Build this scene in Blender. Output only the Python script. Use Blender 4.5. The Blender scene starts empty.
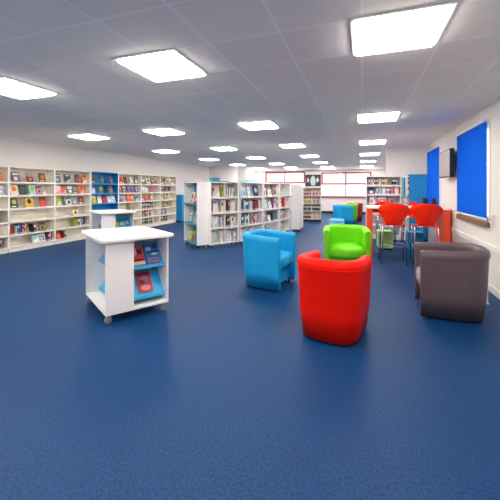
import bpy, bmesh, math, random
from mathutils import Matrix, Vector
random.seed(7)
C = bpy.context.scene
COL = C.collection
PI = math.pi
R = math.radians

# ------------------------------------------------------------------ materials
def lin(h):
    h = h.lstrip('#')
    out = []
    for i in (0, 2, 4):
        v = int(h[i:i+2], 16) / 255
        out.append(v/12.92 if v <= .04045 else ((v+.055)/1.055)**2.4)
    return (*out, 1)

_M = {}
def mat(name, hexc, rough=.5, metal=0, noise=0, nscale=40, bump=0, coat=0, spec=.5, sheen=0):
    if name in _M: return _M[name]
    m = bpy.data.materials.new(name); m.use_nodes = True
    nt = m.node_tree; b = nt.nodes['Principled BSDF']
    c = lin(hexc)
    b.inputs['Base Color'].default_value = c
    b.inputs['Roughness'].default_value = rough
    b.inputs['Metallic'].default_value = metal
    b.inputs['Specular IOR Level'].default_value = spec
    if coat: b.inputs['Coat Weight'].default_value = coat
    if sheen: b.inputs['Sheen Weight'].default_value = sheen
    if noise or bump:
        tc = nt.nodes.new('ShaderNodeTexCoord')
        n = nt.nodes.new('ShaderNodeTexNoise'); n.inputs['Scale'].default_value = nscale; n.inputs['Detail'].default_value = 4
        nt.links.new(tc.outputs['Object'], n.inputs['Vector'])
        if noise:
            r = nt.nodes.new('ShaderNodeMapRange')
            r.inputs['To Min'].default_value = 1-noise; r.inputs['To Max'].default_value = 1+noise
            nt.links.new(n.outputs['Fac'], r.inputs['Value'])
            mx = nt.nodes.new('ShaderNodeVectorMath'); mx.operation = 'SCALE'
            mx.inputs[0].default_value = c[:3]
            nt.links.new(r.outputs['Result'], mx.inputs['Scale'])
            nt.links.new(mx.outputs['Vector'], b.inputs['Base Color'])
        if bump:
            bp = nt.nodes.new('ShaderNodeBump'); bp.inputs['Strength'].default_value = bump; bp.inputs['Distance'].default_value = .004
            nt.links.new(n.outputs['Fac'], bp.inputs['Height']); nt.links.new(bp.outputs['Normal'], b.inputs['Normal'])
    _M[name] = m
    return m

def emis(name, hexc, s):
    m = bpy.data.materials.new(name); m.use_nodes = True
    b = m.node_tree.nodes['Principled BSDF']
    b.inputs['Base Color'].default_value = lin('#ffffff')
    b.inputs['Emission Color'].default_value = lin(hexc); b.inputs['Emission Strength'].default_value = s
    return m

def translucent(name, hexc, f=.5):
    m = bpy.data.materials.new(name); m.use_nodes = True
    nt = m.node_tree; nt.nodes.clear()
    o = nt.nodes.new('ShaderNodeOutputMaterial'); d = nt.nodes.new('ShaderNodeBsdfDiffuse'); t = nt.nodes.new('ShaderNodeBsdfTranslucent')
    x = nt.nodes.new('ShaderNodeMixShader'); x.inputs[0].default_value = f
    d.inputs['Color'].default_value = lin(hexc); t.inputs['Color'].default_value = lin(hexc)
    nt.links.new(d.outputs[0], x.inputs[1]); nt.links.new(t.outputs[0], x.inputs[2]); nt.links.new(x.outputs[0], o.inputs[0])
    return m

def glass(name):
    m = bpy.data.materials.new(name); m.use_nodes = True
    nt = m.node_tree; nt.nodes.clear()
    o = nt.nodes.new('ShaderNodeOutputMaterial'); d = nt.nodes.new('ShaderNodeBsdfTransparent'); t = nt.nodes.new('ShaderNodeBsdfGlossy')
    t.inputs['Roughness'].default_value = .02
    x = nt.nodes.new('ShaderNodeMixShader'); x.inputs[0].default_value = .07
    nt.links.new(d.outputs[0], x.inputs[1]); nt.links.new(t.outputs[0], x.inputs[2]); nt.links.new(x.outputs[0], o.inputs[0])
    return m

def carpet():
    m = bpy.data.materials.new('blue_carpet'); m.use_nodes = True
    nt = m.node_tree; b = nt.nodes['Principled BSDF']
    tc = nt.nodes.new('ShaderNodeTexCoord')
    n1 = nt.nodes.new('ShaderNodeTexNoise'); n1.inputs['Scale'].default_value = 70; n1.inputs['Detail'].default_value = 3
    n2 = nt.nodes.new('ShaderNodeTexNoise'); n2.inputs['Scale'].default_value = 1.3; n2.inputs['Detail'].default_value = 3
    nt.links.new(tc.outputs['Object'], n1.inputs['Vector']); nt.links.new(tc.outputs['Object'], n2.inputs['Vector'])
    r = nt.nodes.new('ShaderNodeValToRGB')
    r.color_ramp.elements[0].color = lin('#00284c'); r.color_ramp.elements[0].position = .3
    r.color_ramp.elements[1].color = lin('#034783'); r.color_ramp.elements[1].position = .7
    nt.links.new(n1.outputs['Fac'], r.inputs['Fac'])
    mr = nt.nodes.new('ShaderNodeMapRange'); mr.inputs['To Min'].default_value = .88; mr.inputs['To Max'].default_value = 1.12
    nt.links.new(n2.outputs['Fac'], mr.inputs['Value'])
    mx = nt.nodes.new('ShaderNodeVectorMath'); mx.operation = 'SCALE'
    nt.links.new(r.outputs['Color'], mx.inputs[0]); nt.links.new(mr.outputs['Result'], mx.inputs['Scale'])
    nt.links.new(mx.outputs['Vector'], b.inputs['Base Color'])
    bp = nt.nodes.new('ShaderNodeBump'); bp.inputs['Strength'].default_value = .5; bp.inputs['Distance'].default_value = .005
    nt.links.new(n1.outputs['Fac'], bp.inputs['Height']); nt.links.new(bp.outputs['Normal'], b.inputs['Normal'])
    b.inputs['Roughness'].default_value = .5; b.inputs['Specular IOR Level'].default_value = .22
    b.inputs['Sheen Weight'].default_value = .04; b.inputs['Sheen Tint'].default_value = lin('#6fa5e6')
    return m

def ceiling_tiles():
    m = bpy.data.materials.new('ceiling_tiles'); m.use_nodes = True
    nt = m.node_tree; b = nt.nodes['Principled BSDF']
    tc = nt.nodes.new('ShaderNodeTexCoord')
    br = nt.nodes.new('ShaderNodeTexBrick'); br.offset = 0; br.squash = 1
    br.inputs['Scale'].default_value = 1; br.inputs['Mortar Size'].default_value = .012
    br.inputs['Brick Width'].default_value = .6; br.inputs['Row Height'].default_value = .6
    br.inputs['Color1'].default_value = lin('#f1ede6'); br.inputs['Color2'].default_value = lin('#ece8e1'); br.inputs['Mortar'].default_value = lin('#faf8f4')
    nt.links.new(tc.outputs['Object'], br.inputs['Vector'])
    nt.links.new(br.outputs['Color'], b.inputs['Base Color'])
    n = nt.nodes.new('ShaderNodeTexNoise'); n.inputs['Scale'].default_value = 90
    bp = nt.nodes.new('ShaderNodeBump'); bp.inputs['Strength'].default_value = .15; bp.inputs['Distance'].default_value = .003
    nt.links.new(tc.outputs['Object'], n.inputs['Vector'])
    nt.links.new(n.outputs['Fac'], bp.inputs['Height']); nt.links.new(bp.outputs['Normal'], b.inputs['Normal'])
    b.inputs['Roughness'].default_value = .8
    return m

WALL = mat('wall_paint', '#e9e5e2', .75, noise=.02, nscale=5, bump=.05)
WHITE = mat('white_laminate', '#f1f0ee', .38, noise=.01, nscale=6)
CREAM = mat('cream_laminate', '#f0ece2', .42, noise=.02, nscale=6)
BLUEP = mat('blue_laminate', '#118fce', .42, noise=.03, nscale=5)
TEAL = mat('teal_laminate', '#2f93a6', .45, noise=.03, nscale=5)
TRAY = mat('sky_blue_tray', '#3db4ea', .3, noise=.02, nscale=5)
SKIRT = mat('white_gloss_paint', '#eeeeec', .3, noise=.01)
DARK = mat('dark_plastic', '#15161a', .4, noise=.05)
BLACKR = mat('black_rubber', '#1c1c1e', .6, noise=.05)
CHROME = mat('chrome', '#d3d5d8', .16, 1, noise=.02)
STEEL = mat('brushed_steel', '#b9bcbf', .3, 1, noise=.03)
WOODSILL = mat('varnished_sill', '#86664a', .35, noise=.2, nscale=14)
ORANGE = mat('orange_laminate', '#ef4a22', .4, noise=.03, nscale=5)
REDPL = mat('red_plastic', '#ee2402', .35, noise=.02, spec=.25)
REDFR = mat('red_window_frame', '#a81c3a', .4, noise=.03)
GREYP = mat('pale_grey_plastic', '#c9cacb', .4, noise=.02)
CREAMP = mat('cream_plastic', '#e6dfd0', .4, noise=.02)
PAPER = mat('paper_pages', '#e9e2d2', .8, noise=.05, nscale=60)
GLASS = glass('window_glass')
SCREEN = mat('tv_screen_painted_reflection', '#b3b0ac', .2, noise=.03, coat=.3)  # pale grey base paints the room's reflection into the switched-off screen
BLINDB = translucent('blue_blind_fabric', '#2a88f0', .5)
BLINDW = translucent('white_blind_fabric', '#f3f3f6', .6)
CARPET = carpet(); CEIL = ceiling_tiles()
LAMP = emis('light_diffuser', '#fff3e6', 17)

# ------------------------------------------------------------------ mesh helpers
class MB:
    def __init__(s): s.bm = bmesh.new()
    def box(s, x0, x1, y0, y1, z0, z1, mi=0, M=None):
        m = Matrix.Translation(((x0+x1)/2, (y0+y1)/2, (z0+z1)/2)) @ Matrix.Diagonal((abs(x1-x0), abs(y1-y0), abs(z1-z0), 1))
        if M: m = M @ m
        r = bmesh.ops.create_cube(s.bm, size=1, matrix=m)
        for f in {f for v in r['verts'] for f in v.link_faces}: f.material_index = mi
        return s
    def prism(s, pts, z0, z1, mi=0, M=None):
        lo = [s.bm.verts.new((M @ Vector((x, y, z0))) if M else (x, y, z0)) for x, y in pts]
        hi = [s.bm.verts.new((M @ Vector((x, y, z1))) if M else (x, y, z1)) for x, y in pts]
        n = len(pts); fs = [s.bm.faces.new(lo[::-1]), s.bm.faces.new(hi)]
        for i in range(n): fs.append(s.bm.faces.new((lo[i], lo[(i+1) % n], hi[(i+1) % n], hi[i])))
        for f in fs: f.material_index = mi
        return s
    def tube(s, pts, r, n=10, closed=False, mi=0):
        pts = [Vector(p) for p in pts]; rings = []
        N = len(pts)
        for i, p in enumerate(pts):
            a = pts[(i-1) % N] if (closed or i > 0) else p
            b = pts[(i+1) % N] if (closed or i < N-1) else p
            d = (b-a).normalized()
            u = d.cross(Vector((0, 0, 1)))
            if u.length < 1e-3: u = d.cross(Vector((1, 0, 0)))
            u.normalize(); v = d.cross(u)
            rings.append([s.bm.verts.new(p + r*(math.cos(2*PI*k/n)*u + math.sin(2*PI*k/n)*v)) for k in range(n)])
        for i in range(N if closed else N-1):
            A, B = rings[i], rings[(i+1) % N]
            for k in range(n):
                f = s.bm.faces.new((A[k], A[(k+1) % n], B[(k+1) % n], B[k])); f.material_index = mi; f.smooth = True
        if not closed:
            s.bm.faces.new(rings[0][::-1]).material_index = mi; s.bm.faces.new(rings[-1]).material_index = mi
        return s
    def lathe(s, prof, n=20, mi=0, M=None):
        rings = []
        for r, z in prof:
            rings.append([s.bm.verts.new((M or Matrix()) @ Vector((r*math.cos(2*PI*k/n), r*math.sin(2*PI*k/n), z))) for k in range(n)])
        for A, B in zip(rings, rings[1:]):
            for k in range(n):
                f = s.bm.faces.new((A[k], A[(k+1) % n], B[(k+1) % n], B[k])); f.material_index = mi; f.smooth = True
        s.bm.faces.new(rings[0][::-1]).material_index = mi; s.bm.faces.new(rings[-1]).material_index = mi
        return s
    def build(s, name, mats, parent=None, bevel=0, smooth=False, seg=2):
        bmesh.ops.recalc_face_normals(s.bm, faces=s.bm.faces)
        me = bpy.data.meshes.new(name); s.bm.to_mesh(me); s.bm.free()
        if not isinstance(mats, (list, tuple)): mats = [mats]
        for m in mats: me.materials.append(m)
        if smooth:
            for p in me.polygons: p.use_smooth = True
        o = bpy.data.objects.new(name, me); COL.objects.link(o)
        if parent: o.parent = parent
        if bevel:
            b = o.modifiers.new('bevel', 'BEVEL'); b.width = bevel; b.segments = seg; b.limit_method = 'ANGLE'; b.angle_limit = R(40)
        return o

def tag(o, label, cat, group=None):
    o['label'] = label; o['category'] = cat
    if group: o['group'] = group
    return o
def thing(name, label, cat, loc=(0, 0, 0), rz=0, group=None):
    o = bpy.data.objects.new(name, None); o.empty_display_size = .1; COL.objects.link(o)
    o.location = loc; o.rotation_euler = (0, 0, rz)
    return tag(o, label, cat, group)
def struct(o):
    o['kind'] = 'structure'; return o

# ------------------------------------------------------------------ the room
XL, XR, YF, YB, H = -8.02, 1.76, 19.35, -2.0, 2.7
struct(MB().box(XL-.6, XR+.2, YB-.2, YF+.2, -.1, 0).build('floor', CARPET))
struct(MB().box(XL-.6, XR+.2, YB-.2, YF+.2, H, H+.1).build('ceiling', CEIL))
# left wall, with a shallow step where it meets the far alcove
struct(MB().box(XL-.4, XL, YB, 13.4, 0, H).box(XL-.4, XL-.12, 13.4, 16.25, 0, H).build('wall_left', WALL))
struct(MB().box(XL-.4, -6.4, 16.25, 16.4, 0, H).box(-6.55, -6.4, 16.4, YF, 0, H).build('wall_alcove', WALL))
struct(MB().box(XL-.4, XR+.2, YB-.15, YB, 0, H).build('wall_back', WALL))

def wall_with_holes(name, along, a0, a1, p0, p1, holes, parent=None):
    """along = 'x' or 'y'; p0,p1 the thickness range; holes = [(s0,s1,z0,z1)] sorted."""
    m = MB()
    def b(s0, s1, z0, z1):
        if s1-s0 < 1e-4 or z1-z0 < 1e-4: return
        if along == 'x': m.box(s0, s1, p0, p1, z0, z1)
        else: m.box(p0, p1, s0, s1, z0, z1)
    cur = a0
    for s0, s1, z0, z1 in holes:
        b(cur, s0, 0, H); b(s0, s1, 0, z0); b(s0, s1, z1, H); cur = s1
    b(cur, a1, 0, H)
    return struct(m.build(name, WALL))

WR = [(5.58, 7.12, 1.0, 2.5), (8.67, 10.08, 1.0, 2.5)]
wall_with_holes('wall_right', 'y', YB, YF, XR, XR+.2, WR)
WF = [(-5.75, -3.25, .95, 2.5), (-2.28, .5, .95, 2.42)]
wall_with_holes('wall_far', 'x', -6.55, XR+.2, YF, YF+.2, WF)
struct(MB().box(.68, XR, 10.5, 10.65, 0, H).build('wall_partition', WALL))

struct(MB().box(XR-.018, XR, YB, 10.5, 0, .1).build('baseboard_right', SKIRT, bevel=.004))
struct(MB().box(XL, XL+.018, 12.95, 13.4, 0, .1).build('baseboard_left', SKIRT, bevel=.004))
struct(MB().box(-6.4, XR, YF-.018, YF, 0, .14).build('baseboard_far', DARK, bevel=.004))
struct(MB().box(.66, .68, 10.5, 10.65, 0, .1).build('baseboard_partition', SKIRT))
# lowered edge beam in front of the window wall
struct(MB().box(-6.4, XR, 19.0, YF, 2.56, H).build('trim_1', WALL))

# far windows: red frames, pale blinds in the upper lights
for i, (x0, x1, z0, z1) in enumerate(WF):
    w = bpy.data.objects.new('window_%d' % (i+1), None); COL.objects.link(w); struct(w); w.location = ((x0+x1)/2, YF, z0)
    hx = (x1-x0)/2; hz = z1-z0; tr = hz-.68; f = .075
    m = MB()
    m.box(-hx, hx, -.03, .05, hz-f, hz).box(-hx, -hx+f, -.03, .05, tr, hz).box(hx-f, hx, -.03, .05, tr, hz)
    m.box(-hx, hx, -.03, .05, tr-f/2, tr+f/2).box(-hx, hx, -.06, .05, 0, f)
    m.build('window_frame', REDFR, w, bevel=.005)
    MB().box(-.03, .03, -.02, .05, 0, hz-f).build('mullion', mat('mauve_mullion', '#a08ca0', .5, noise=.03), w)
    MB().box(-hx, -hx+.04, -.02, .04, f, tr-f/2).box(hx-.04, hx, -.02, .04, f, tr-f/2).build('lower_frame', SKIRT, w)
    MB().box(-hx+f, hx-f, .06, .068, f, hz-f).build('pane', GLASS, w)
    vb = MB(); n = int((2*hx-.1)/.11)
    for k in range(n):
        x = -hx+.08+k*(2*hx-.16)/max(1, n-1)
        vb.box(-.042, .042, -.001, .001, tr+.04, hz-.06, M=Matrix.Translation((x, .045, 0)) @ Matrix.Rotation(R(28), 4, 'Z'))
    vb.build('blind_slats', BLINDW, w)

# right wall windows: reveal, sill, glass
for i, (y0, y1, z0, z1) in enumerate(WR):
    w = bpy.data.objects.new('window_%d' % (i+3), None); COL.objects.link(w); struct(w); w.location = (XR, (y0+y1)/2, z0)
    hy = (y1-y0)/2; hz = z1-z0
    m = MB(); f = .05
    m.box(.1, .16, -hy, hy, hz-f, hz).box(.1, .16, -hy, hy, 0, f).box(.1, .16, -hy, -hy+f, 0, hz).box(.1, .16, hy-f, hy, 0, hz).box(.1, .16, -.03, .03, 0, hz)
    m.build('window_frame', SKIRT, w, bevel=.004)
    MB().box(.125, .133, -hy+f, hy-f, f, hz-f).build('pane', GLASS, w)
    MB().box(-.05, .1, -hy-.03, hy+.02, -.08, -.0).build('window_sill', WOODSILL, w, bevel=.006)
    MB().box(-.012, 0, -hy-.05, -hy, -.0, hz).box(-.012, 0, hy, hy+.04, 0, hz).build('window_architrave', SKIRT, w)

def vertical_blind(y0, y1, z0, z1, label):
    t = thing('vertical_blind', label, 'blind', (XR-.035, (y0+y1)/2, z0), 0, 'blue vertical blinds')
    hy = (y1-y0)/2
    MB().box(-.025, .02, -hy, hy, z1-z0, z1-z0+.045).build('head_rail', SKIRT, t, bevel=.004)
    n = max(4, round((y1-y0)/.085))
    for k in range(n):
        y = -hy+.05+k*(2*hy-.1)/(n-1)
        m = MB(); M = Matrix.Translation((0, y, 0)) @ Matrix.Rotation(R(12), 4, 'Z')
        m.box(-.0015, .0015, -.046, .046, .035, z1-z0, M=M)
        s = m.build('slat', BLINDB, t)
        MB().box(-.004, .004, -.044, .044, .0, .035, M=M).build('bottom_weight', SKIRT, s)
    # bead chain joining the slat weights and the hanging chain
    MB().tube([(-.012, -hy+.05, .012), (-.012, 0, .008), (-.012, hy-.05, .012)], .004, 6).build('bead_chain', SKIRT, t)
    return t
vertical_blind(5.6, 7.1, 1.02, 2.48, 'bright blue vertical blind on the window nearest the grey chair')
vertical_blind(8.69, 10.06, 1.02, 2.48, 'bright blue vertical blind on the window beyond the television')

# ------------------------------------------------------------------ ceiling lights
ords = ['first', 'second', 'third', 'fourth', 'fifth', 'sixth', 'seventh', 'eighth', 'ninth', 'tenth', 'eleventh', 'twelfth', 'thirteenth', 'fourteenth', 'fifteenth', 'sixteenth', 'seventeenth', 'eighteenth', 'nineteenth', 'twentieth', 'twenty-first', 'twenty-second', 'twenty-third']
cx = [-6.0, -3.95, -1.85, .25]; ry = [18.4, 15.25, 12.0, 8.9, 5.8, 2.7, -.4]
L0 = None
for r, y in enumerate(ry):
    for c, x in enumerate(cx):
        if r == 0 and c == 0: x = -5.9
        lab = 'square ceiling light, %s from left in the %s row from the window wall' % (ords[c], ords[r])
        if L0 is None:
            t = thing('ceiling_light', lab, 'ceiling light', (x, y, H), 0, 'ceiling light panels')
            fr = MB(); a, b = .33, .30
            fr.box(-a, a, -a, -b, -.014, .0).box(-a, a, b, a, -.014, .0).box(-a, -b, -b, b, -.014, .0).box(b, a, -b, b, -.014, .0)
            f = fr.build('frame', SKIRT, t, bevel=.003); d = MB().box(-b, b, -b, b, -.032, -.001).build('diffuser', LAMP, t, bevel=.01)  # diffuser dropped below its frame so the glowing sides brighten the ceiling
            L0 = t
        else:
            t = L0.copy(); COL.objects.link(t); t.location = (x, y, H); t['label'] = lab
            for ch in (f, d):
                k = ch.copy(); COL.objects.link(k); k.parent = t

# ------------------------------------------------------------------ books
NAMED = dict(red='#c8372d', darkred='#7a2226', maroon='#5a2530', orange='#e0722c', brown='#6e4a34', tan='#b28b62', yellow='#e3b93c', lime='#9bb83a',
    green='#3f7d4a', darkgreen='#23453a', olive='#8a8a4c', teal='#3d8f97', paleteal='#9cc9c8', paleblue='#a9c8e0', blue='#2f68ac', navy='#232f5e',
    purple='#56408c', mauve='#96779c', pink='#d98a9e', palepink='#e8c6c8', white='#ece9e4', cream='#e3d8bd', grey='#8e8e92', palegrey='#c9cacc',
    black='#1e1e22', darkgrey='#45474c')
SPOKEN = dict(darkred='dark red', darkgreen='dark green', paleteal='pale teal', paleblue='pale blue', palepink='pale pink', palegrey='pale grey', darkgrey='dark grey')
def bm_(c): return mat('book_cover_'+c, NAMED[c], .4, noise=.06, nscale=25)
_bookmesh = {}
def book_mesh(w, h, t, c, art, strip, face):
    """local: x = thickness for a spine-out book / width for a face-out one; front towards -y."""
    key = (round(w, 3), round(h, 3), round(t, 3), c, art, strip, face)
    if key in _bookmesh: return _bookmesh[key]
    m = MB(); cv = .003; e = .003
    if face:    # cover in xz plane, spine on the left
        m.box(-w/2+.001, w/2-e, cv, t-cv, e, h-e, 1)
        m.box(-w/2, w/2, 0, cv, 0, h, 0).box(-w/2, w/2, t-cv, t, 0, h, 0).box(-w/2, -w/2+cv, cv, t-cv, 0, h, 0)
        v = sum(map(ord, c+art+strip)) % 4
        if v == 0:
            m.box(-w*.36, w*.36, -.0012, 0, h*.12, h*.6, 2).box(-w*.2, w*.12, -.0022, -.0012, h*.2, h*.5, 3).box(-w*.4, w*.4, -.0012, 0, h*.72, h*.88, 3)
        elif v == 1:      # figure on plain ground, title low down
            m.prism([(w*.02+w*.3*math.cos(q*PI/5), h*.6+h*.26*math.sin(q*PI/5)) for q in range(10)], 0, .0012, 2, M=Matrix.Rotation(PI/2, 4, 'X'))
            m.box(-w*.4, w*.25, -.0012, 0, h*.1, h*.2, 3)
        elif v == 2:      # diagonal blocks
            m.prism([(-w*.45, h*.05), (w*.45, h*.05), (w*.45, h*.5), (-w*.1, h*.3)], 0, .0012, 2, M=Matrix.Rotation(PI/2, 4, 'X'))
            m.box(-w*.3, w*.3, -.0012, 0, h*.78, h*.9, 3)
        else:             # two bands and a small figure
            m.box(-w*.48, w*.48, -.0012, 0, h*.62, h*.95, 2).box(-w*.15, w*.25, -.0012, 0, h*.15, h*.5, 3)
    else:       # spine towards -y, depth w along +y
        m.box(-t/2+cv, t/2-cv, .001, w-e, e, h-e, 1)
        m.box(-t/2, t/2, 0, cv, 0, h, 0).box(-t/2, -t/2+cv, cv, w, 0, h, 0).box(t/2-cv, t/2, cv, w, 0, h, 0)
        m.box(-t*.4, t*.4, -.001, 0, h*.55, h*.82, 2).box(-t*.42, t*.42, -.001, 0, h*.07, h*.15, 3)
    o = m.build('book', [bm_(c), PAPER, bm_(art), bm_(strip)])
    me = o.data; bpy.data.objects.remove(o)
    _bookmesh[key] = me
    return me

ARTS = ['white', 'cream', 'black', 'palegrey', 'tan', 'red', 'navy', 'yellow', 'paleblue']
class Unit:
    """A bookcase: knows its placement, shelf heights and the words that point to it."""
    def __init__(s, origin, rz, L, D, zs, words, short): s.M = Matrix.Translation(origin) @ Matrix.Rotation(rz, 4, 'Z'); s.L, s.D, s.zs, s.words, s.short = L, D, zs, words, short
ROWN = {}
def place_row(u, row, rowname, items, group, x0=0.03, x1=None, maxh=.26, setback=.03, suffix='', thick=None):
    """items: list of ('F', frac, colour[, art, strip]) or ('S', frac, [colours], tilt) in left to right order."""
    x1 = x1 if x1 is not None else u.L-.03
    W = x1-x0; z = u.zs[row]
    flat = []; cur = x0
    for it in items:
        if it[0] == 'F':
            w = random.choice([.16, .175, .19]); x = max(x0+W*it[1], cur+w/2+.004)
            if x+w/2 > x1+.005: x = x1-w/2
            if x-w/2 < cur: continue
            flat.append(('F', x, it[2], it[3:] if len(it) > 3 else (), w)); cur = x+w/2
        else:
            tilt = it[3] if len(it) > 3 else 0; x = max(x0+W*it[1], cur+.004+(.29*math.sin(-tilt) if tilt < 0 else 0))
            for c in it[2]:
                t = round((thick or .032)*random.uniform(.75, 1.3)/.004)*.004
                if x+t+(.29*math.sin(tilt) if tilt > 0 else 0) > x1: break
                flat.append(('S', x+t/2, c, t, tilt)); x += t/math.cos(tilt)+.0015; cur = x+(.29*math.sin(tilt) if tilt > 0 else 0)
    n = len(flat)
    for i, b in enumerate(flat):
        c = b[2]; sp = SPOKEN.get(c, c)
        hs = 1.22 if maxh > .28 else 1
        if b[0] == 'F':
            art = b[3][0] if len(b[3]) > 0 else random.choice([a for a in ARTS if a != c])
            st = b[3][1] if len(b[3]) > 1 else random.choice([a for a in ARTS if a not in (c, art)])
            w = b[4]; h = min(maxh, hs*random.choice([.235, .245, .255])); t = .018
            me = book_mesh(w, h, t, c, art, st, True); a = R(14)
            L = Matrix.Translation((b[1], setback+.02, z+.001+t*math.sin(a))) @ Matrix.Rotation(-a, 4, 'X')
            kind = 'face-out book'
        else:
            t = b[3]; w = random.choice([.14, .15, .16]); h = min(maxh, hs*random.choice([.2, .215, .23, .245]))
            me = book_mesh(w, h, t, c, random.choice(['cream', 'white', 'black', c, c]), random.choice(['white', 'palegrey']), False)
            a = b[4]
            L = Matrix.Translation((b[1], setback+random.uniform(0, .015), z+.001+abs(math.sin(a))*t/2)) @ Matrix.Rotation(a, 4, 'Y')
            kind = 'upright book'
        o = bpy.data.objects.new('book', me); COL.objects.link(o); o.matrix_world = u.M @ L
        if n == 1: lab = '%s book, alone on %s shelf, %s' % (sp, rowname, u.short)
        else: lab = '%s book, %s from left, %s shelf, %s' % (sp, ords[i], rowname, u.short)
        tag(o, lab, 'book', group)

def bookcase(name, label, cat, origin, rz, L, D, Ht, zs, short, mbody, mback, cols=1, casters=False, group=None, thk=.022, lip=True, mshelf=None):
    """zs are the shelf top heights, lowest first (the first is the base board)."""
    t = thing(name, label, cat, origin, rz, group)
    zb = zs[0]
    MB().box(0, thk, 0, D, zb-.03, Ht).build('side_panel', mbody, t, bevel=.002)
    MB().box(L-thk, L, 0, D, zb-.03, Ht).build('side_panel', mbody, t, bevel=.002)
    MB().box(thk, L-thk, D-.012, D, zb-.03, Ht-.02).build('back_panel', mback, t)
    MB().box(thk, L-thk, 0, D-.012, Ht-.025, Ht).build('top_panel', mbody, t, bevel=.002)
    for k, z in enumerate(zs):
        m = MB().box(thk, L-thk, .004, D-.012, z-.022, z)
        if lip and k: m.box(thk, L-thk, .002, .012, z-.035, z+.006)
        m.build('shelf' if k else 'base_board', mshelf or mbody, t)
    for c in range(1, cols):
        x = L*c/cols
        MB().box(x-.011, x+.011, .006, D-.012, zb, Ht-.025).build('divider', mbody, t)
    if casters:
        for x in (.07, L-.07):
            for y in (.06, D-.06):
                cs = MB().box(x-.018, x+.018, y-.018, y+.018, zb-.045, zb-.022).build('caster', STEEL, t)
                MB().lathe([(.006, -.012), (.026, -.012), (.028, -.008), (.028, .008), (.026, .012), (.006, .012)], 14, M=Matrix.Translation((x, y, .0285)) @ Matrix.Rotation(PI/2, 4, 'Y')).build('wheel', BLACKR, cs)
    else:
        MB().box(.01, L-.01, .02, D-.02, 0, zb-.03).build('plinth', mbody, t)
    return Unit(origin, rz, L, D, zs, label, short)

# ---- wall bookcases along the left wall
ZW = [.12, .40, .71, 1.02, 1.33, 1.64]
PITCH = 1.175; Y0 = 3.965
names = [('white wall bookcase bay cut off by the left edge of the photo', 'leftmost wall bay'),
         ('white wall bookcase bay with one empty shelf, second from left edge', 'second wall bay from left'),
         ('white wall bookcase bay directly left of the blue-lined bay', 'wall bay left of blue bay'),
         ('bright blue-lined wall bookcase bay with white side edges', 'blue-lined wall bay'),
         ('white wall bookcase bay directly right of the blue-lined bay', 'wall bay right of blue bay'),
         ('white wall bookcase bay, second to the right of the blue-lined bay', 'second bay right of blue bay'),
         ('white wall bookcase bay at the far end beside the blue cupboard', 'wall bay beside blue cupboard')]
bays = []
for k, (lab, short) in enumerate(names):
    blue = k == 3
    bays.append(bookcase('wall_bookcase', lab, 'bookcase', (-7.7, Y0+PITCH*k, 0), PI/2, PITCH, .31, 2.0, ZW, short,
                         CREAM if not blue else BLUEP, BLUEP if blue else CREAM, group='wall bookcase bays'))
    if blue:   # white front edges on the blue bay's sides
        for x in (0, PITCH-.03):
            e = MB().box(x, x+.03, -.006, 0, .09, 2.0).build('edge_strip', CREAM); e.parent = [o for o in COL.objects if o.get('label') == lab][0]
            e['label'] = 'white edge strip'
G = 'books on the wall bookcases'
TOPR = ['bottom', 'fifth', 'fourth', 'third', 'second', 'top']
def fill(u, rows, group=G, names_=TOPR, **kw):
    for r, items in rows.items():
        if items: place_row(u, r, names_[r], items, group, **kw)
fill(bays[0], {5: [('F', .86, 'orange', 'red')], 4: [('F', .74, 'navy'), ('F', .92, 'paleblue', 'mauve')], 2: [('S', .7, ['olive', 'lime', 'darkgreen', 'olive', 'tan', 'black'])],
               0: [('S', .66, ['maroon', 'brown', 'darkred', 'black', 'maroon', 'brown', 'darkgrey', 'maroon'])]})
fill(bays[1], {5: [('F', .16, 'darkgrey', 'mauve'), ('F', .46, 'darkred', 'grey'), ('F', .76, 'brown', 'orange')],
               4: [('F', .12, 'cream', 'orange', 'palegrey'), ('F', .31, 'darkgreen', 'darkgrey', 'black'), ('F', .52, 'paleteal', 'lime'), ('F', .68, 'mauve', 'pink', 'maroon')],
               3: [('F', .12, 'black', 'lime', 'white'), ('F', .45, 'yellow', 'black', 'orange'), ('F', .78, 'red', 'darkred', 'red'), ('F', .92, 'pink', 'red', 'white')],
               1: [('S', .03, ['red', 'darkred', 'grey', 'paleblue', 'teal', 'blue', 'purple', 'navy', 'palepink', 'brown', 'orange', 'tan']), ('S', .53, ['black', 'darkgrey'], -.25), ('F', .76, 'brown', 'olive', 'black')],
               0: [('F', .58, 'paleteal', 'white', 'green'), ('F', .72, 'white', 'teal', 'palegrey'), ('S', .78, ['maroon', 'black', 'pink', 'darkred', 'mauve', 'maroon'], .12)]})
fill(bays[2], {5: [('F', .09, 'darkgrey', 'teal'), ('F', .38, 'black', 'paleteal'), ('F', .68, 'black', 'red', 'maroon'), ('F', .9, 'orange', 'cream')],
               4: [('F', .1, 'palepink', 'pink'), ('F', .23, 'red', 'pink'), ('F', .44, 'green', 'palegrey', 'white'), ('F', .56, 'darkgrey', 'olive'), ('F', .8, 'orange', 'red')],
               3: [('F', .12, 'lime', 'cream', 'olive'), ('F', .4, 'palegrey', 'green'), ('F', .55, 'mauve', 'grey'), ('F', .78, 'black', 'red'), ('F', .92, 'pink', 'red', 'white')],
               2: [('F', .6, 'cream', 'tan', 'brown')],
               1: [('S', .58, ['lime', 'olive', 'lime', 'black', 'mauve', 'white', 'navy', 'grey', 'purple', 'maroon'])],
               0: [('F', .1, 'red', 'brown', 'orange'), ('S', .2, ['darkred', 'brown'], -.2)]})
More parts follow.
